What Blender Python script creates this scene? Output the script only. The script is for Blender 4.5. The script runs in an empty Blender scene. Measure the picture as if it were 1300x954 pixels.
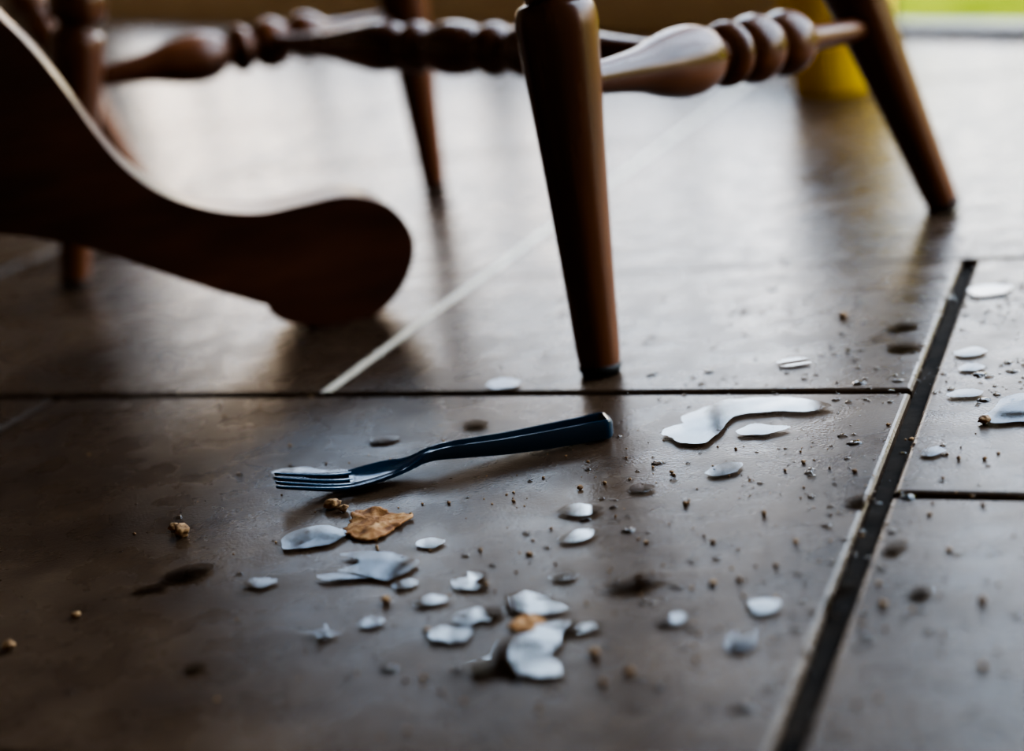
import bpy, bmesh, math, random
from mathutils import Vector, Matrix, noise
random.seed(7)
S=bpy.context.scene
h=0.27; FPX=1918.0
p=math.atan(618/FPX); rho=math.atan(0.15)
F=Vector((0,math.cos(p),-math.sin(p))); R0=Vector((1,0,0)); U0=Vector((0,math.sin(p),math.cos(p)))
R=R0*math.cos(rho)-U0*math.sin(rho); U=R0*math.sin(rho)+U0*math.cos(rho)
CAM=Vector((0,0,h))
def ray(px,py): return F+R*((px-650)/FPX)+U*((477-py)/FPX)
def W(px,py,z=0.0):            # survey: sight line to height z
    d=ray(px,py); return CAM+d*((z-h)/d.z)
def V(px,py,y):                # survey: sight line to depth y
    d=ray(px,py); return CAM+d*(y/d.y)

# ---------------------------------------------------------------- materials
def mat(name,base=(.5,.5,.5),rough=.5,**kw):
    m=bpy.data.materials.new(name); m.use_nodes=True
    b=m.node_tree.nodes['Principled BSDF']
    b.inputs['Base Color'].default_value=(*base,1); b.inputs['Roughness'].default_value=rough
    for k,v in kw.items(): b.inputs[k.replace('_',' ')].default_value=v
    return m
def N(m,t,**kw):
    n=m.node_tree.nodes.new(t)
    for k,v in kw.items():
        if hasattr(n,k) and k!='Scale': setattr(n,k,v)
        else: n.inputs[k].default_value=v
    return n
def L(m,a,b): m.node_tree.links.new(a,b)
def ramp(m,fac,stops):
    r=N(m,'ShaderNodeValToRGB'); e=r.color_ramp.elements
    while len(e)<len(stops): e.new(.5)
    for i,(q,c) in enumerate(stops): e[i].position=q; e[i].color=(*c,1)
    L(m,fac,r.inputs['Fac']); return r.outputs['Color']
def bump(m,fac,strength,dist):
    b=N(m,'ShaderNodeBump'); b.inputs['Strength'].default_value=strength; b.inputs['Distance'].default_value=dist
    L(m,fac,b.inputs['Height']); L(m,b.outputs['Normal'],m.node_tree.nodes['Principled BSDF'].inputs['Normal'])
def noisy(name,stops,scale,rough,stretch=(1,1,1),bs=.2,bd=.001,rr=None,coord='Object',**kw):
    m=mat(name,(0,0,0),rough,**kw); b=m.node_tree.nodes['Principled BSDF']
    tc=N(m,'ShaderNodeTexCoord'); mp=N(m,'ShaderNodeMapping'); mp.inputs['Scale'].default_value=stretch
    L(m,tc.outputs[coord],mp.inputs['Vector'])
    n=N(m,'ShaderNodeTexNoise'); n.inputs['Scale'].default_value=scale; n.inputs['Detail'].default_value=8
    L(m,mp.outputs['Vector'],n.inputs['Vector'])
    L(m,ramp(m,n.outputs['Fac'],stops),b.inputs['Base Color'])
    bump(m,n.outputs['Fac'],bs,bd)
    if rr: L(m,ramp(m,n.outputs['Fac'],[(.3,(rr[0],)*3),(.7,(rr[1],)*3)]),b.inputs['Roughness'])
    return m
# tile: brown mottled ceramic with a lightly rippled satin glaze
M_tile=mat('tile_ceramic',(0,0,0),.35,IOR=1.30,Specular_Tint=(1,.88,.74,1))
m=M_tile; b=m.node_tree.nodes['Principled BSDF']; tc=N(m,'ShaderNodeTexCoord')
n1=N(m,'ShaderNodeTexNoise'); n1.inputs['Scale'].default_value=6; n1.inputs['Detail'].default_value=10; n1.inputs['Roughness'].default_value=.65
n2=N(m,'ShaderNodeTexNoise'); n2.inputs['Scale'].default_value=38; n2.inputs['Detail'].default_value=6
n3=N(m,'ShaderNodeTexNoise'); n3.inputs['Scale'].default_value=650; n3.inputs['Detail'].default_value=3
for n in (n1,n2,n3): L(m,tc.outputs['Object'],n.inputs['Vector'])
L(m,ramp(m,n1.outputs['Fac'],[(.32,(.024,.013,.008)),(.5,(.062,.037,.022)),(.7,(.125,.080,.048))]),b.inputs['Base Color'])
L(m,ramp(m,n2.outputs['Fac'],[(.3,(.20,)*3),(.7,(.36,)*3)]),b.inputs['Roughness'])
b1=N(m,'ShaderNodeBump'); b1.inputs['Strength'].default_value=.28; b1.inputs['Distance'].default_value=.0014; L(m,n2.outputs['Fac'],b1.inputs['Height'])
b2=N(m,'ShaderNodeBump'); b2.inputs['Strength'].default_value=.5; b2.inputs['Distance'].default_value=.0003; L(m,n3.outputs['Fac'],b2.inputs['Height'])
L(m,b1.outputs['Normal'],b2.inputs['Normal']); L(m,b2.outputs['Normal'],b.inputs['Normal'])

M_grout=noisy('grout',[(.3,(.010,.007,.005)),(.7,(.034,.024,.016))],60,.9,bs=.6,bd=.002,Specular_IOR_Level=.15)
M_grout_sheen=noisy('grout_painted_sheen',[(.3,(.60,.50,.37)),(.7,(.75,.66,.52))],60,.5,bs=.1,bd=.0005)  # light reflected off one seam, painted as a pale colour
M_wood=noisy('cherry_wood',[(.3,(.045,.015,.006)),(.55,(.13,.044,.015)),(.75,(.25,.092,.032))],38,.3,stretch=(1,1,.10),bs=.15,bd=.0006,rr=(.22,.36))
M_wood2=noisy('table_wood',[(.3,(.034,.011,.006)),(.6,(.085,.027,.012)),(.8,(.14,.048,.020))],34,.34,stretch=(.12,1,1),bs=.15,bd=.0006,rr=(.28,.42))
M_fork=mat('blue_plastic',(.006,.028,.052),.12)
M_pad=mat('rubber_pad',(.01,.009,.008),.6)
M_crumb=noisy('bread_crumb',[(.35,(.12,.055,.02)),(.65,(.42,.25,.11))],300,.8,bs=.8,bd=.001)
M_crust=noisy('bread_crust',[(.3,(.16,.06,.018)),(.5,(.34,.15,.045)),(.7,(.52,.30,.13))],220,.75,bs=.9,bd=.001)
M_wall=noisy('wall_paint',[(.3,(.20,.14,.085)),(.7,(.25,.18,.115))],3,.8,bs=.05)
M_sill=noisy('cream_skirting',[(.3,(.74,.60,.42)),(.7,(.84,.72,.54))],5,.5,bs=.05)
M_ceil=mat('ceiling_paint',(.26,.21,.16),.9)
M_frame=mat('window_frame_paint',(.06,.035,.02),.5)
M_lawn=noisy('lawn',[(.3,(.085,.10,.006)),(.7,(.20,.20,.014))],9,1,bs=.5,bd=.02,Specular_IOR_Level=0)
M_hedge=noisy('reflection_hedge_leaves',[(.3,(.03,.05,.006)),(.55,(.16,.17,.02)),(.75,(.40,.32,.05))],14,1,bs=.8,bd=.05,Specular_IOR_Level=0)  # for the unseen hedge added for reflections
M_yel=mat('yellow_plastic',(.90,.60,.02),.4)
M_water=bpy.data.materials.new('water'); M_water.use_nodes=True
nt=M_water.node_tree; nt.nodes.clear()
o=nt.nodes.new('ShaderNodeOutputMaterial'); mx=nt.nodes.new('ShaderNodeMixShader'); fr=nt.nodes.new('ShaderNodeFresnel'); fr.inputs['IOR'].default_value=1.45
tr=nt.nodes.new('ShaderNodeBsdfTransparent'); tr.inputs['Color'].default_value=(.66,.61,.56,1)
gl=nt.nodes.new('ShaderNodeBsdfGlossy'); gl.inputs['Roughness'].default_value=.0
for a,b in ((fr.outputs[0],mx.inputs[0]),(tr.outputs[0],mx.inputs[1]),(gl.outputs[0],mx.inputs[2]),(mx.outputs[0],o.inputs[0])): nt.links.new(a,b)
tw=nt.nodes.new('ShaderNodeTexCoord'); nw=nt.nodes.new('ShaderNodeTexNoise'); nw.inputs['Scale'].default_value=48; nw.inputs['Detail'].default_value=0
bw=nt.nodes.new('ShaderNodeBump'); bw.inputs['Strength'].default_value=.16; bw.inputs['Distance'].default_value=.002
nt.links.new(tw.outputs['Object'],nw.inputs['Vector']); nt.links.new(nw.outputs['Fac'],bw.inputs['Height'])
nt.links.new(bw.outputs['Normal'],gl.inputs['Normal']); nt.links.new(bw.outputs['Normal'],fr.inputs['Normal'])

# ---------------------------------------------------------------- mesh helpers
def obj(name,verts,faces,m,parent=None,smooth=False,mats=None,fm=None):
    me=bpy.data.meshes.new(name); me.from_pydata([tuple(v) for v in verts],[],faces)
    for mm in (mats or [m]): me.materials.append(mm)
    if fm: me.polygons.foreach_set('material_index',fm)
    if smooth: me.polygons.foreach_set('use_smooth',[True]*len(me.polygons))
    me.update()
    ob=bpy.data.objects.new(name,me); S.collection.objects.link(ob)
    if parent: ob.parent=parent
    return ob
def empty(name):
    e=bpy.data.objects.new(name,None); e.empty_display_size=.05; S.collection.objects.link(e); return e
def addbox(vs,fs,lo,hi,X=Vector((1,0,0)),Y=Vector((0,1,0)),O=Vector((0,0,0))):
    i=len(vs)
    for z in (lo[2],hi[2]):
        for (a,b) in ((lo[0],lo[1]),(hi[0],lo[1]),(hi[0],hi[1]),(lo[0],hi[1])):
            q=O+X*a+Y*b; vs.append(Vector((q.x,q.y,z)))
    fs+= [[i,i+3,i+2,i+1],[i+4,i+5,i+6,i+7],[i,i+1,i+5,i+4],[i+1,i+2,i+6,i+5],[i+2,i+3,i+7,i+6],[i+3,i,i+4,i+7]]
def cr(pts,n,closed=False):
    out=[];k=len(pts)
    rng=range(k) if closed else range(k-1)
    for i in rng:
        if closed: a,b,c,d=pts[i-1],pts[i],pts[(i+1)%k],pts[(i+2)%k]
        else: a,b,c,d=pts[max(i-1,0)],pts[i],pts[i+1],pts[min(i+2,k-1)]
        for j in range(n):
            t=j/n
            out.append(tuple(.5*(2*b[q]+(c[q]-a[q])*t+(2*a[q]-5*b[q]+4*c[q]-d[q])*t*t+(3*b[q]-a[q]-3*c[q]+d[q])*t**3) for q in range(len(b))))
    if not closed: out.append(tuple(pts[-1]))
    return out
def lathe(name,p0,p1,prof,m,parent=None,seg=32,sub=5):
    prof=cr(prof,sub); ax=(p1-p0); z=ax.normalized(); x=z.orthogonal().normalized(); y=z.cross(x)
    vs=[];fs=[]
    for t,r in prof:
        c=p0+ax*t
        for k in range(seg):
            a=2*math.pi*k/seg; vs.append(c+(x*math.cos(a)+y*math.sin(a))*max(r,.0005))
    for i in range(len(prof)-1):
        for k in range(seg):
            a=i*seg+k;b=i*seg+(k+1)%seg; fs.append([a,b,b+seg,a+seg])
    fs.append(list(range(seg))[::-1]); fs.append([(len(prof)-1)*seg+k for k in range(seg)])
    Mx=Matrix((x,y,z)).transposed().to_4x4(); Mx.translation=p0; inv=Mx.inverted()
    ob=obj(name,[inv@v for v in vs],fs,m,parent,True); ob.matrix_world=Mx
    return ob

# ---------------------------------------------------------------- floor: modular tiles
ud=Vector((.41,.912,0)).normalized(); vd=Vector((ud.y,-ud.x,0))
rects=[]
def run(v0,v1,breaks,step=None,hi=30):
    for a,b in zip(breaks,breaks[1:]): rects.append((a,b,v0,v1))
    a=breaks[-1]
    while step and a<hi: rects.append((a,a+step,v0,v1)); a+=step
run(-1.68,-.40,[2.72,3.63])
run(-1.68,1.10,[3.63,6.41],2.78)
run(1.10,3.88,[3.63,5.02],2.78)
run(-3.60,-1.68,[2.72,5.5],2.78)
v=-3.60;k=0
while v>-22:
    run(v-2.78,v,[2.72,4.11+.7*(k%2)],2.78); v-=2.78;k+=1
v=3.88
while v<12: run(v,v+2.78,[3.63,6.0],2.78); v+=2.78
a=2.72;k=0
while a>-9:
    v=-.40
    first=2.0 if k%2==0 else 2.9
    rects.append((a-1.39,a,v-first,v)); v-=first
    while v>-22: rects.append((a-1.39,a,v-2.78,v)); v-=2.78
    a-=1.39;k+=1
v=-.40;k=0
while v<12:
    br=[3.63,2.242] if k%2==0 else [3.63,2.93]
    rects.append((br[1],br[0],v,v+1.39)); a=br[1]
    while a>-9: rects.append((a-1.39,a,v,v+1.39)); a-=1.39
    v+=1.39;k+=1
vs=[];fs=[];fm=[]
g=.0026; bv=.0012
def addtile(u0,u1,v0,v1):
    big0=abs(v0+.40)<.01 ; big1=abs(v1+.40)<.01
    far0=abs(u0-3.63)<.01 and v1<1.2; far1=abs(u1-3.63)<.01 and v1<-.3
    u0,u1,v0,v1=[q*h for q in (u0,u1,v0,v1)]
    ga=.0046 if big0 else g; gb=.0046 if big1 else g
    gu0=.0009 if far0 else g; gu1=.0009 if far1 else g
    i=len(vs)
    for (ins,z) in ((0,-.007),(0,-.0016),(bv,-.0004),(bv*2.0,0)):
        i0=min(ins,.0006) if far0 else ins; i1=min(ins,.0006) if far1 else ins
        for (uu,vv) in ((u0+gu0+i0,v0+ga+ins),(u1-gu1-i1,v0+ga+ins),(u1-gu1-i1,v1-gb-ins),(u0+gu0+i0,v1-gb-ins)):
            q=ud*uu+vd*vv; vs.append(Vector((q.x,q.y,z)))
    for r in range(3):
        for k in range(4):
            a=i+r*4+k;b=i+r*4+(k+1)%4; fs.append([a,a+4,b+4,b]); fm.append(0)
    fs.append([i+12,i+15,i+14,i+13]); fm.append(0)
for rct in rects: addtile(*rct)
random.seed(11)
i=len(vs)
for (x,y) in ((-3.4,-1.4),(2.6,-1.4),(2.6,6.6),(-3.4,6.6)): vs.append(Vector((x,y,-.0055)))
fs.append([i,i+1,i+2,i+3]); fm.append(1)
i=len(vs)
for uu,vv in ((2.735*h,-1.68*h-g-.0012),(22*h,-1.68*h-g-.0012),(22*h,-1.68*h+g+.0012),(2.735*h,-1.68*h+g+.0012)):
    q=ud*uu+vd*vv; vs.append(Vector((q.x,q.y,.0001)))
fs.append([i,i+1,i+2,i+3]); fm.append(2)  # pale strip over the seam, its reflected light put into the colour
floor=obj('floor',vs,fs,None,mats=[M_tile,M_grout,M_grout_sheen],fm=fm)
bm=bmesh.new(); bm.from_mesh(floor.data)
dW=Vector((-.447,.894,0)).normalized(); PW=Vector((.675,1.84,0)); nW=Vector((dW.y,-dW.x,0))  # nW points outdoors
for co,no in ((PW+nW*.12,nW),(Vector((0,6.45,0)),Vector((0,1,0))),(Vector((-3.3,0,0)),Vector((-1,0,0))),(Vector((0,-1.3,0)),Vector((0,-1,0)))):
    bmesh.ops.bisect_plane(bm,geom=bm.verts[:]+bm.edges[:]+bm.faces[:],plane_co=co,plane_no=no,clear_outer=True)
for f in bm.faces:
    f.normal_update()
    if f.normal.z<-.1: f.normal_flip()
bm.to_mesh(floor.data); bm.free()

# ---------------------------------------------------------------- room shell
def wallpart(name,boxes,m,O=PW,X=dW,Y=nW,parent=None):
    vs=[];fs=[]
    for lo,hi in boxes: addbox(vs,fs,lo,hi,X,Y,O)
    return obj(name,vs,fs,m,parent)
H=2.6
wallpart('wall_right',[((-3.45,0,0),(-1.9,.12,H)),((-1.9,0,2.4),(4.6,.12,H)),((4.6,0,0),(5.2,.12,H)),((.42,0,0),(4.6,.12,.13)),((.36,0,0),(.44,.12,2.4))],M_wall)
wallpart('baseboard_right',[((.44,-.015,0),(4.9,0,.12))],M_sill)
def frame(name,s0,s1,z0,z1,nm,bot=.045,sub=2,hz=()):  # thin sub and hz bars are unseen, added to stripe the water reflections
    w=.05; bx=[((s0,.03,z0),(s1,.09,z0+bot)),((s0,.03,z1-w),(s1,.09,z1))]
    for k in range(nm+1):
        s=s0+(s1-s0-w)*k/nm; bx.append(((s,.035,z0+bot),(s+w,.085,z1-w)))
        if k<nm:
            for j in range(1,sub):
                q=s+(s1-s0-w)/nm*j/sub+w/2-.011; bx.append(((q,.05,z0+bot),(q+.022,.07,z1-w)))
    for z in hz: bx.append(((s0,.05,z),(s1,.07,z+.022)))
    wallpart(name,bx,M_frame)
frame('door_1',-1.9,.36,0.0,2.4,2,.012,3,(.55,.95,1.35,1.75))
frame('window_1',.44,4.6,.13,2.4,4,.045,3,(.55,.95,1.35,1.75))
X1=Vector((1,0,0));Y1=Vector((0,1,0));O0=Vector((0,0,0))
wallpart('wall_back',[((-3.3,6.35,0),(-1.5,6.47,H))],M_wall,O0,X1,Y1)
wallpart('wall_left',[((-3.35,-1.3,0),(-3.2,6.4,H))],M_wall,O0,X1,Y1)
wallpart('wall_front',[((-3.3,-1.35,0),(2.4,-1.2,H))],M_wall,O0,X1,Y1)
obj('ceiling',[(-3.3,-1.3,H),(2.5,-1.3,H),(-1.45,6.5,H),(-3.3,6.5,H)],[[0,3,2,1]],M_ceil)
vs=[PW+dW*a+nW*b for a,b in ((-8,.13),(14,.13),(14,16),(-8,16))]
obj('lawn',[Vector((q.x,q.y,-.03)) for q in vs],[[0,1,2,3]],M_lawn)
vs=[];fs=[];nx,ny=160,24
for j in range(ny+1):
    for i in range(nx+1):
        s=-6+18*i/nx; t=j/ny
        top=.95+.45*noise.noise(Vector((s*.9,0,5)))+.45*noise.noise(Vector((s*3.1,2,5)))
        a=math.pi*t; out=4.2-.45*math.cos(a)+.14*noise.noise(Vector((s*3,t*5,1)))
        q=PW+dW*s+nW*out; vs.append(Vector((q.x,q.y,-.03+top*math.sin(a)**.5+.10*noise.noise(Vector((s*5,t*8,9)))*math.sin(a))))
for j in range(ny):
    for i in range(nx): a=j*(nx+1)+i; fs.append([a,a+1,a+nx+2,a+nx+1])
obj('reflection_hedge',vs,fs,M_hedge)  # unseen hedge, added outside to vary what the water reflects

# ---------------------------------------------------------------- dining chair
chair=empty('dining_chair')
base={'A':W(763,474),'B':W(1200,266),'C':W(552,238),'E':W(95,362)}
mid={'A':V(703,0,3.12*h),'B':V(1088,0,3.98*h),'C':V(512,0,5.30*h),'E':V(97,108,4.72*h)}
ZS=.485
leg={}
for n,k in (('leg_1','A'),('leg_2','B'),('leg_3','C'),('leg_4','E')):
    b=base[k]; d=(mid[k]-b); d/=d.z
    top=b+d*ZS; leg[k]=(b,d)
    fr_=[(0,.0108),(.02,.0125),(.11,.0145),(.26,.0185),(.37,.0222),(.40,.0228),(.417,.021),(.423,.0165),(.437,.0165),(.443,.022),(.463,.0235),(.485,.022),(.491,.0165),(.52,.0175),(.64,.025),(.74,.021),(.79,.015),(.805,.020),(.83,.020),(.845,.015),(1.0,.014)]
    lathe(n,b+d*.003,top,fr_,M_wood,chair)
    lathe('pad_'+n[-1],b,b+d*.006,[(0,.0108),(.8,.0128),(1,.011)],M_pad,chair,sub=1)
at=lambda k,z: leg[k][0]+leg[k][1]*z
sideprof=[(0,.008),(.10,.0095),(.20,.013),(.27,.0185),(.335,.0215),(.39,.019),(.425,.012),(.437,.0115),(.447,.017),(.468,.0205),(.49,.017),(.50,.0125),(.51,.0125),(.525,.0185),(.56,.022),(.595,.0185),(.61,.0125),(.62,.0125),(.635,.018),(.665,.0215),(.70,.019),(.73,.0125),(.76,.0095),(.88,.0085),(1,.008)]
sA,sB=at('A',.60*h),at('B',.515*h)
sE,sC=at('E',.62*h),at('C',.62*h)
lathe('side_stretcher_1',sA,sB,sideprof,M_wood,chair)
lathe('side_stretcher_2',sE,sC,sideprof,M_wood,chair)
m1=sA.lerp(sB,.44); m2=sE.lerp(sC,.56)
crossp=[(0,.008),(.08,.0085),(.18,.012),(.27,.018),(.315,.0205),(.355,.018),(.375,.012),(.385,.012),(.395,.017),(.41,.0195),(.425,.017),(.435,.012),(.445,.012),(.46,.0175),(.50,.0205)]
crossp+= [(1-t,r) for t,r in crossp[-2::-1]]
lathe('cross_stretcher',m1,m2,crossp,M_wood,chair)
tops=[at(k,ZS) for k in 'ABCE']; cen=sum(tops,Vector())/4
out=[cen+(q-cen)*1.14 for q in tops]
prof=[]
for i in range(4):
    a=out[i];b=out[(i+1)%4]; prof+= [tuple(a.lerp(b,.12)),tuple(a.lerp(b,.5)+(a.lerp(b,.5)-cen)*.03),tuple(a.lerp(b,.88))]
ring=cr(prof,6,True); n=len(ring); vs=[];fs=[]
for sc,z in ((.90,ZS-.012),(.98,ZS-.004),(1,ZS+.008),(.98,ZS+.02),(.9,ZS+.024),(.6,ZS+.016),(.2,ZS+.012)):
    for q in ring:
        w_=cen+(Vector(q)-cen)*sc; vs.append(Vector((w_.x,w_.y,z)))
for r in range(6):
    for k in range(n): a=r*n+k;b=r*n+(k+1)%n; fs.append([a,b,b+n,a+n])
fs.append(list(range(n))[::-1]); fs.append([6*n+k for k in range(n)])
obj('seat',vs,fs,M_wood,chair,True)
bk=(tops[1]+tops[2])/2-(tops[0]+tops[3])/2; bk.z=0; bk.normalize()
pB=cen+(tops[1]-cen)*1.0; pC=cen+(tops[2]-cen)*1.0
sp=[(0,.006),(.15,.0065),(.3,.009),(.4,.010),(.48,.007),(.52,.007),(.6,.009),(.8,.007),(1,.006)]
crest=[]
for k in range(7):
    t=k/6; q=pB.lerp(pC,t)+bk*(.035*(1-(2*t-1)**2)); q.z=ZS+.01
    e=q+bk*.11+(q-(pB+pC)/2)*.12; e.z=ZS+.46; crest.append(e)
    lathe('spindle_%d'%(k+1),q,e,[(a,b*(1.4 if k in(0,6) else 1)) for a,b in sp],M_wood,chair,seg=16,sub=3)
cc=cr([tuple(q) for q in [crest[0]+(crest[0]-crest[1])*.6]+crest+[crest[-1]+(crest[-1]-crest[-2])*.6]],4)
vs=[];fs=[]
for i,q in enumerate(cc):
    t=i/(len(cc)-1); hh=.03+.03*math.sin(math.pi*t)
    q=Vector(q)
    for s,z in ((-.009,-.02),(.009,-.02),(.011,hh*.5),(.006,hh),(-.006,hh),(-.011,hh*.5)): vs.append(q+bk*s+Vector((0,0,z)))
for i in range(len(cc)-1):
    for k in range(6): a=i*6+k;b=i*6+(k+1)%6; fs.append([a,a+6,b+6,b])
fs+= [[0,1,2,3,4,5],[len(vs)-6+k for k in range(6)][::-1]]
obj('crest_rail',vs,fs,M_wood,chair,True)
off=W(178,232)-base['B']; off.z=0
c2=empty('dining_chair.001')
bpy.context.view_layer.update()
for ch in list(chair.children):
    d=ch.copy(); S.collection.objects.link(d); d.parent=c2
c2.location=off

# ---------------------------------------------------------------- pedestal table
table=empty('pedestal_table')
th=math.radians(13)
rd=Vector((math.cos(th),math.sin(th),0)); tn=Vector((-math.sin(th),math.cos(th),0))
toe=W(420,414)
def onplane(px,py):
    d=ray(px,py); t=(toe-CAM).dot(tn)/d.dot(tn); q=CAM+d*t
    return ((q-toe).dot(rd),q.z)
top_px=[(-110,-70),(-60,-35),(0,22),(40,62),(80,112),(120,168),(160,214),(210,248),(270,267),(330,271),(385,260),(440,249),(485,257),(512,278),(526,308),(522,342),(504,376),(475,402),(440,413),(400,415),(362,409),(344,398),(341,389)]
bot_px=[(280,372),(200,345),(120,318),(60,305),(0,298),(-110,298)]
prof=[onplane(*q) for q in cr(top_px,4)]+[onplane(*q) for q in cr(bot_px,4)]
prof=[(a,max(b,0.0)) for a,b in prof]
xl=min(prof[0][0],prof[-1][0])
def foot(name,rd_,tn_,org):
    n=len(prof); TH=.055
    bm=bmesh.new()
    lay=[[bm.verts.new(org+rd_*a+Vector((0,0,b))+tn_*s) for a,b in prof] for s in (0,TH)]
    for k in range(n):
        bm.faces.new([lay[0][k],lay[0][(k+1)%n],lay[1][(k+1)%n],lay[1][k]])
    bm.faces.new(lay[0][::-1]); bm.faces.new(lay[1])
    bmesh.ops.recalc_face_normals(bm,faces=bm.faces)
    me=bpy.data.meshes.new(name); bm.to_mesh(me); bm.free(); me.materials.append(M_wood2)
    ob=bpy.data.objects.new(name,me); S.collection.objects.link(ob); ob.parent=table
    b=ob.modifiers.new('bev','BEVEL'); b.width=.0035; b.segments=3; b.limit_method='ANGLE'; b.angle_limit=math.radians(50)
    return ob
cx=xl-.03
ctr=toe+rd*cx+tn*.0275; ctr.z=0
foot('foot_1',rd,tn,Vector((toe.x,toe.y,0)))
for k in (1,2):
    a=th+k*math.pi*2/3; r2=Vector((math.cos(a),math.sin(a),0)); t2=Vector((-math.sin(a),math.cos(a),0))
    foot('foot_%d'%(k+1),r2,t2,ctr-r2*cx-t2*.0275)
c0=Vector((ctr.x,ctr.y,.08)); c1=Vector((ctr.x,ctr.y,.71))
lathe('column',c0,c1,[(0,.045),(.05,.055),(.3,.055),(.36,.045),(.42,.055),(.55,.07),(.7,.05),(.8,.045),(.86,.06),(.92,.06),(1,.09)],M_wood2,table)
lathe('table_top',Vector((ctr.x,ctr.y,.71)),Vector((ctr.x,ctr.y,.745)),[(0,.50),(.3,.53),(.7,.54),(1,.53)],M_wood2,table,seg=96,sub=2)

# ---------------------------------------------------------------- plastic fork
fork_end=Vector((.170*h,2.655*h,0)); fork_tip=Vector((-.452*h,2.565*h,0))
fd=(fork_tip-fork_end); LF=fd.length; fd.normalize(); fn=Vector((-fd.y,fd.x,0))
zk=[(0,.0060),(.03,.0062),(.055,.0070),(.075,.0086),(.088,.0094),(.096,.0084),(.105,.0052),(.115,.0030),(.128,.0022),(.138,.0030),(.150,.0058),(.170,.0118)]
zc=cr(zk,6)
def zf(u):
    for a,b in zip(zc,zc[1:]):
        if u<=b[0]: return a[1]+(b[1]-a[1])*max(0,(u-a[0])/(b[0]-a[0]))
    return zc[-1][1]
def interp(tb,u):
    for a,b in zip(tb,tb[1:]):
        if u<=b[0]:
            t=max(0,(u-a[0])/(b[0]-a[0])); return tuple(a[q]+(b[q]-a[q])*t for q in range(1,len(a)))
    return tb[-1][1:]
tb=cr([(0,.0040,.0032,0,0),(.0015,.0064,.0044,0,0),(.004,.0074,.0048,.0,0),(.007,.0074,.0048,.6,0),(.04,.0066,.0044,.7,0),(.070,.0054,.0036,.7,0),(.085,.0048,.0030,.5,0),(.096,.0048,.0020,.1,.0003),(.105,.0074,.0013,0,.0014),(.115,.0114,.0010,0,.0028),(.126,.0128,.0009,0,.0026),(.134,.0126,.0009,0,.0018)],4)
tb=[(q[0],q[1],q[2],max(0,q[3]),max(0,q[4])) for q in tb]
vs=[];fs=[];us=[i*.134/100 for i in range(101)]; us=[0,.0008]+us[1:]
cn=14
def cross(w,t,gv,cup):
    pts=[(-1,-1),(-.5,-1),(0,-1),(.5,-1),(1,-1),(1,.6),(.86,1),(.70,1),(.58,1-1.5*gv),(0,1-1.5*gv),(-.58,1-1.5*gv),(-.70,1),(-.86,1),(-1,.6)]
    return [(a*w,b*t+cup*(a*a)) for a,b in pts]
for u in us:
    w,t,gv,cup=interp(tb,u)
    for a,b in cross(w,t,gv,cup): vs.append(fork_end+fd*u+fn*a+Vector((0,0,zf(u)+b)))
for i in range(len(us)-1):
    for k in range(cn): a=i*cn+k;b=i*cn+(k+1)%cn; fs.append([a,a+cn,b+cn,b])
fs.append(list(range(cn))); fs.append([len(vs)-cn+k for k in range(cn)][::-1])
for j in range(4):
    c_=(-.0098,-.0033,.0033,.0098)[j]
    st=len(vs); ns=22
    for i in range(ns):
        t=i/(ns-1); u=.1325+(LF-.1325)*t
        w=.0024*(1-.45*t)*(1 if t<.93 else max(.25,1-(t-.93)*9)); tk=.0011*(1-.35*t)
        cc_=c_*(1-.05*t); cup=.0018*(1-t)*(c_/.0122)**2
        for a,b in ((-1,-.6),(-.6,-1),(.6,-1),(1,-.6),(1,.6),(.6,1),(-.6,1),(-1,.6)):
            vs.append(fork_end+fd*u+fn*(cc_+a*w)+Vector((0,0,zf(u)+b*tk+cup)))
    for i in range(ns-1):
        for k in range(8): a=st+i*8+k;b=st+i*8+(k+1)%8; fs.append([a,a+8,b+8,b])
    fs.append([st+k for k in range(8)]); fs.append([len(vs)-8+k for k in range(8)][::-1])
fork=obj('plastic_fork',vs,fs,M_fork,smooth=True)
bm=bmesh.new(); bm.from_mesh(fork.data); bmesh.ops.recalc_face_normals(bm,faces=bm.faces); bm.to_mesh(fork.data); bm.free()
e=fork.modifiers.new('es','EDGE_SPLIT'); e.split_angle=math.radians(48)

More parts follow.
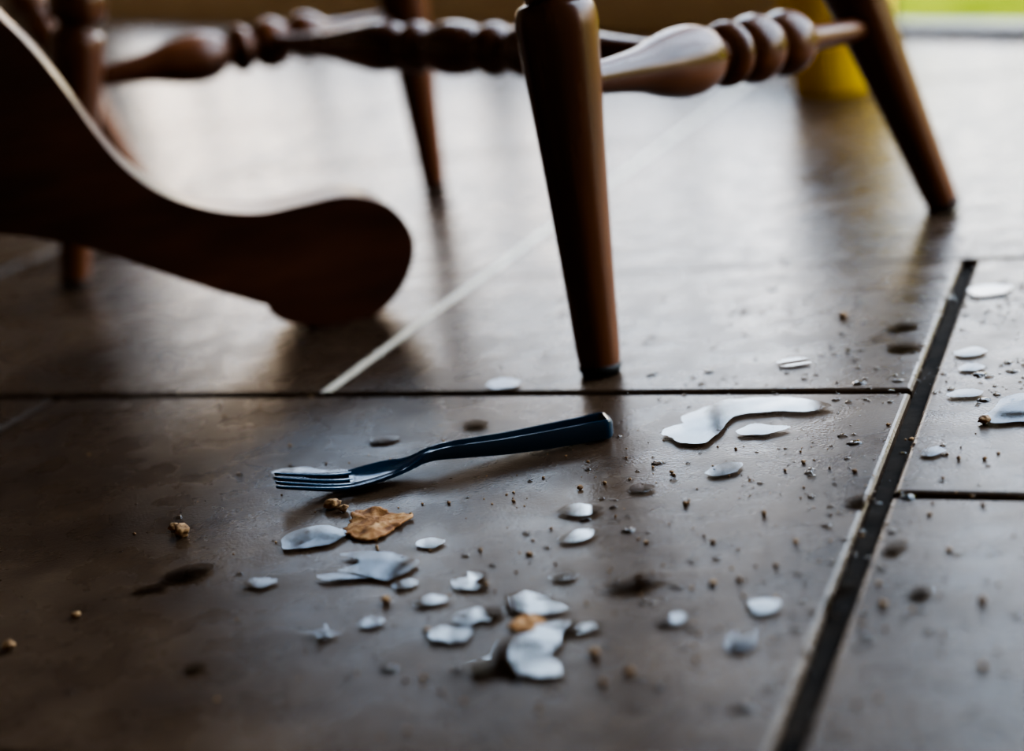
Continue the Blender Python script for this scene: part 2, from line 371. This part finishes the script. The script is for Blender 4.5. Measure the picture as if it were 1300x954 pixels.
# ---------------------------------------------------------------- spilled water
PUD=[
[(840,550),(868,541),(866,533),(893,522),(925,512),(985,508),(1030,512),(1056,519),(1030,526),(975,527),(935,532),(920,545),(905,562),(880,568),(852,562)],
[(937,549),(960,542),(1005,546),(975,554),(945,556)],
[(345,604),(380,597),(415,600),(446,601),(440,608),(400,611),(365,610)],
[(358,690),(375,679),(410,671),(440,680),(425,692),(385,700),(362,700)],
[(403,736),(440,727),(455,717),(435,708),(470,704),(500,706),(530,717),(515,732),(490,742),(455,738),(420,742)],
[(207,735),(235,722),(268,721),(262,733),(235,740),(210,741)],
[(172,751),(190,745),(213,744),(208,752),(180,755)],
[(310,743),(330,737),(352,740),(335,749),(312,749)],
[(528,693),(545,687),(567,689),(552,698),(535,698)],
[(527,768),(548,759),(571,762),(562,770),(535,773)],
[(640,772),(660,757),(695,758),(703,767),(720,776),(690,784),(650,782)],
[(596,852),(625,838),(640,815),(680,806),(690,797),(735,793),(715,815),(700,836),(718,858),(690,866),(640,858),(612,864)],
[(578,790),(600,776),(640,778),(632,790),(610,792),(592,800)],
[(383,808),(402,806),(412,798),(416,806),(434,809),(416,813),(400,822),(402,812)],
[(705,653),(735,643),(764,648),(752,656),(725,658)],
[(707,690),(728,678),(760,677),(750,686),(725,693)],
[(768,749),(795,741),(815,733),(852,736),(830,744),(815,752),(785,755)],
[(835,790),(855,783),(872,786),(860,796),(838,796)],
[(946,771),(968,765),(990,768),(985,780),(960,782)],
[(895,603),(920,591),(942,592),(935,603),(910,607)],
[(1243,536),(1262,524),(1275,508),(1305,503),(1335,508),(1330,528),(1300,540),(1262,541)],
[(1202,502),(1225,496),(1248,500),(1235,507),(1210,507)],
[(1125,441),(1150,437),(1172,442),(1150,449),(1130,447)],
[(1228,370),(1255,364),(1287,367),(1270,376),(1240,378)],
[(618,489),(640,483),(664,487),(650,495),(625,496)],
[(589,540),(605,535),(622,539),(610,545),(592,545)],
[(988,462),(1010,457),(1030,461),(1010,467),(992,467)],
[(1127,416),(1150,411),(1168,415),(1150,421),(1132,421)],
[(1050,762),(1068,748),(1088,750),(1075,760),(1058,766)],
[(1150,757),(1165,747),(1186,750),(1175,761),(1155,763)],
[(455,795),(470,787),(488,790),(478,798),(460,799)],
[(575,742),(595,737),(600,728),(620,733),(610,742),(625,748),(600,752),(582,750)],
[(500,745),(515,738),(530,742),(522,749),(505,751)],
[(1073,638),(1095,631),(1112,636),(1100,644),(1078,644)],
[(800,622),(815,617),(832,620),(822,628),(803,628)],
[(1214,449),(1235,444),(1252,448),(1240,454),(1220,455)],
[(1168,576),(1185,570),(1202,573),(1190,581),(1172,582)],
[(1218,468),(1235,463),(1250,467),(1238,473),(1222,473)],
[(235,850),(250,845),(264,849),(250,857),(238,857)],
[(700,800),(735,795),(770,797),(745,806),(715,808)],
[(540,812),(560,802),(600,806),(585,818),(555,820)],
[(468,560),(490,555),(508,558),(492,565),(472,566)],
[(700,735),(722,728),(735,733),(715,741)],
[(918,820),(935,806),(950,812),(962,803),(958,822),(940,832)],
[(1120,700),(1140,690),(1155,694),(1140,704),(1124,706)],
]
bmw=bmesh.new()
def puddle(pts,hgt=.0009,ins=.0014):
    vv=[bmw.verts.new(Vector((q[0],q[1],.00005))) for q in pts]
    try: f=bmw.faces.new(vv)
    except ValueError: return
    f.normal_update()
    if f.normal.z<0: f.normal_flip()
    last=[f]
    for k in range(5):
        bmesh.ops.inset_region(bmw,faces=last,thickness=ins*(.12,.2,.3,.5,.7)[k],use_even_offset=False)
        for v_ in last[0].verts: v_.co.z+=hgt*(.34,.25,.19,.14,.08)[k]
    for f_ in last: f_.smooth=True
for P in PUD:
    c=cr(P,6,True); sd=random.random()*100
    w=[]
    for q in c:
        g_=W(q[0],q[1]); nn=noise.noise_vector(Vector((g_.x*130,g_.y*130,sd)))*.0018+noise.noise_vector(Vector((g_.x*300,g_.y*300,sd)))*.0006
        w.append((g_.x+nn.x,g_.y+nn.y))
    size=max(q[0] for q in P)-min(q[0] for q in P)
    puddle(w,.0009+.0008*min(1,size/100),.0013+.0017*min(1,size/120))
def drop(x,y,r,irr=.25):
    n=9 if r<.0015 else 14; a0=random.random()*6; el=random.uniform(.4,1); an=random.uniform(-.5,.5)
    rings=((1,.0),(.85,.30),(.5,.5)); hz=min(r*.42,.0009); vv=[]
    jit=[1+random.uniform(-irr,irr) for _ in range(n)]
    for sc,z in rings:
        row=[]
        for k in range(n):
            a=a0+2*math.pi*k/n; rr_=r*jit[k]*sc; dx=math.cos(a)*rr_; dy=math.sin(a)*rr_*el
            row.append(bmw.verts.new((x+dx*math.cos(an)-dy*math.sin(an),y+dx*math.sin(an)+dy*math.cos(an),.00005+hz*z*2)))
        vv.append(row)
    for i in range(2):
        for k in range(n):
            f=bmw.faces.new([vv[i][k],vv[i][(k+1)%n],vv[i+1][(k+1)%n],vv[i+1][k]]); f.smooth=True
    f=bmw.faces.new(vv[2]); f.smooth=True
legs_xy=[base[k] for k in base]
cnt=0
while cnt<3600:
    x=random.uniform(-.25,.65); y=random.uniform(.42,1.12)
    dens=max(0,min(1,.06+(x-.04+(y-.5)*.1)*3.6))*(1 if y<.82 else max(0,1-(y-.82)*4))
    dens*=max(.1,.7+1.8*noise.noise(Vector((x*12,y*12,3))))
    dens+= .35*math.exp(-((x-.02)**2+(y-.50)**2)/.005)+.03
    if random.random()<dens and all((x-q.x)**2+(y-q.y)**2>.0005 for q in legs_xy):
        r=.0006+.0015*random.random()**3
        if random.random()<.04: r=random.uniform(.002,.0038)
        drop(x,y,r); cnt+=1
bmesh.ops.triangulate(bmw,faces=[f for f in bmw.faces if len(f.verts)>8])
me=bpy.data.meshes.new('spilled_water'); bmw.to_mesh(me); bmw.free(); me.materials.append(M_water)
S.collection.objects.link(bpy.data.objects.new('spilled_water',me))

# ---------------------------------------------------------------- crumbs
bmc=bmesh.new()
def crumb(px,py,rx,sd=None,fl=.75):
    c=W(px,py); sd=sd or random.random()*50; r=bmesh.ops.create_icosphere(bmc,subdivisions=3 if rx>.002 else 2,radius=1)
    st=[random.uniform(.75,1.25) for _ in range(2)]
    for v_ in r['verts']:
        q=v_.co.copy(); k=1+.45*noise.noise(q*1.6+Vector((sd,0,0)))+.22*noise.noise(q*5+Vector((0,sd,0)))
        v_.co=Vector((q.x*k*st[0],q.y*k*st[1],q.z*k*fl))*rx
    mz=min(v_.co.z for v_ in r['verts'])
    for v_ in r['verts']: v_.co+=Vector((c.x,c.y,-mz-.00005))
BIG=[(232,682,.0042),(222,674,.0024),(424,646,.0034),(437,650,.0022),(490,766,.0020),(755,834,.0022),(870,642,.0014),(970,655,.0014),(737,622,.0014),(768,615,.001),(1070,404,.0022),(1250,538,.0025),(1247,766,.0019),(97,784,.0018),(12,826,.003),(800,856,.0018),(542,803,.0014),(672,705,.0012),(938,738,.0013),(1020,588,.001),(1157,560,.0012),(1217,584,.0012),(1250,584,.0010),(285,530,.001),(395,505,.0009),(570,640,.001),(610,700,.0009),(1205,700,.0012),(905,690,.001),(765,870,.0015),(1120,770,.0014),(820,690,.0009),(1180,655,.001),(905,742,.0012),(1085,600,.001),(985,720,.001),(1010,690,.0011),(1247,850,.0015)]
for a,b,c_ in BIG: crumb(a,b,c_)
for _ in range(380):
    crumb(random.gauss(880,290),random.uniform(540,945),.0003+.0006*random.random()**2)
for f in bmc.faces: f.smooth=True
me=bpy.data.meshes.new('bread_crumbs'); bmc.to_mesh(me); bmc.free(); me.materials.append(M_crumb)
S.collection.objects.link(bpy.data.objects.new('bread_crumbs',me))
def flake(name,px,hgt,curl):
    ring=[W(a,b) for a,b in px]; c=sum(ring,Vector())/len(ring)
    rr=[Vector(q) for q in cr([tuple(q) for q in ring],6,True)]; n=len(rr); vs=[c+Vector((0,0,hgt))]; fs=[]
    for i,sc in enumerate((.2,.4,.6,.8,.9,1)):
        for k,q in enumerate(rr):
            w=c+(q-c)*sc*(1+(.14*noise.noise(q*500) if i>=4 else 0))
            z=hgt*(1-sc**2*.75)+curl*sc**3*max(0,math.sin(math.atan2(q.y-c.y,q.x-c.x)+.4))+.0018*noise.noise(w*170)+.0006*noise.noise(w*500)
            vs.append(Vector((w.x,w.y,max(z,.0006))))
    for k in range(n): fs.append([0,1+k,1+(k+1)%n])
    for i in range(5):
        for k in range(n): a=1+i*n+k;b=1+i*n+(k+1)%n; fs.append([a,a+n,b+n,b])
    ob=obj(name,vs,fs,M_crust,smooth=True); s=ob.modifiers.new('s','SOLIDIFY'); s.thickness=.0009; s.offset=0
flake('bread_crust',[(437,678),(446,664),(450,655),(478,653),(500,659),(524,658),(512,667),(498,676),(478,688),(452,687)],.0026,.0026)
flake('bread_crust.001',[(648,800),(655,790),(672,785),(690,790),(686,800),(668,805)],.002,.001)

# ---------------------------------------------------------------- yellow bucket near the door
bc=W(1068,112)
lathe('yellow_bucket',bc,bc+Vector((0,0,.17)),[(0,.052),(.03,.054),(.5,.062),(.93,.070),(.94,.074),(1,.074),(1,.070),(.96,.066)],M_yel,seg=48,sub=2)

# ---------------------------------------------------------------- light
w=bpy.data.worlds.new('World'); S.world=w; w.use_nodes=True; nt=w.node_tree
bg=nt.nodes['Background']; tc=nt.nodes.new('ShaderNodeTexCoord'); sx=nt.nodes.new('ShaderNodeSeparateXYZ'); rp=nt.nodes.new('ShaderNodeValToRGB')
nt.links.new(tc.outputs['Generated'],sx.inputs[0]); nt.links.new(sx.outputs['Z'],rp.inputs[0])
e=rp.color_ramp.elements; e[0].position=.05; e[0].color=(1.0,.78,.54,1); e[1].position=.36; e[1].color=(.62,.79,1,1)
cn_=nt.nodes.new('ShaderNodeTexNoise'); cn_.inputs['Scale'].default_value=7; cn_.inputs['Detail'].default_value=5
cr_=nt.nodes.new('ShaderNodeValToRGB'); cr_.color_ramp.elements[0].position=.42; cr_.color_ramp.elements[1].position=.62
cr_.color_ramp.elements[0].color=(.50,.52,.56,1); cr_.color_ramp.elements[1].color=(1.5,1.45,1.4,1)
ml=nt.nodes.new('ShaderNodeVectorMath'); ml.operation='MULTIPLY'
nt.links.new(tc.outputs['Generated'],cn_.inputs['Vector']); nt.links.new(cn_.outputs['Fac'],cr_.inputs[0])
nt.links.new(rp.outputs[0],ml.inputs[0]); nt.links.new(cr_.outputs[0],ml.inputs[1]); nt.links.new(ml.outputs[0],bg.inputs[0])
bg.inputs[1].default_value=9.5
sd_=bpy.data.lights.new('sun','SUN'); sd_.energy=14; sd_.angle=.01; sd_.color=(1,.86,.6)
so=bpy.data.objects.new('sun',sd_); S.collection.objects.link(so)
dirv=(nW*.62-Vector((0,0,.78))).normalized(); so.rotation_euler=dirv.to_track_quat('-Z','Y').to_euler(); so.location=(-3,0,5)
for i,(s0,s1) in enumerate(((-1.9,.36),(.44,4.6))):
    l=bpy.data.lights.new('portal_%d'%i,'AREA'); l.shape='RECTANGLE'; l.size=s1-s0; l.size_y=2.36; l.cycles.is_portal=True
    ob=bpy.data.objects.new('daylight_portal_%d'%(i+1),l); S.collection.objects.link(ob)
    c=PW+dW*((s0+s1)/2)+nW*.10; z=nW; x=dW; y=z.cross(x)
    Mx=Matrix((x,y,z)).transposed().to_4x4(); Mx.translation=Vector((c.x,c.y,1.2)); ob.matrix_world=Mx

# ---------------------------------------------------------------- camera
cd=bpy.data.cameras.new('camera'); cam=bpy.data.objects.new('camera',cd); S.collection.objects.link(cam); S.camera=cam
Mx=Matrix((R,U,-F)).transposed().to_4x4(); Mx.translation=CAM; cam.matrix_world=Mx
cd.sensor_width=36; cd.lens=FPX/1300*36; cd.clip_start=.02
cd.dof.use_dof=True; cd.dof.focus_distance=2.68*h; cd.dof.aperture_fstop=3.3
S.view_settings.view_transform='AgX'; S.view_settings.look='AgX - High Contrast'; S.view_settings.exposure=0.12
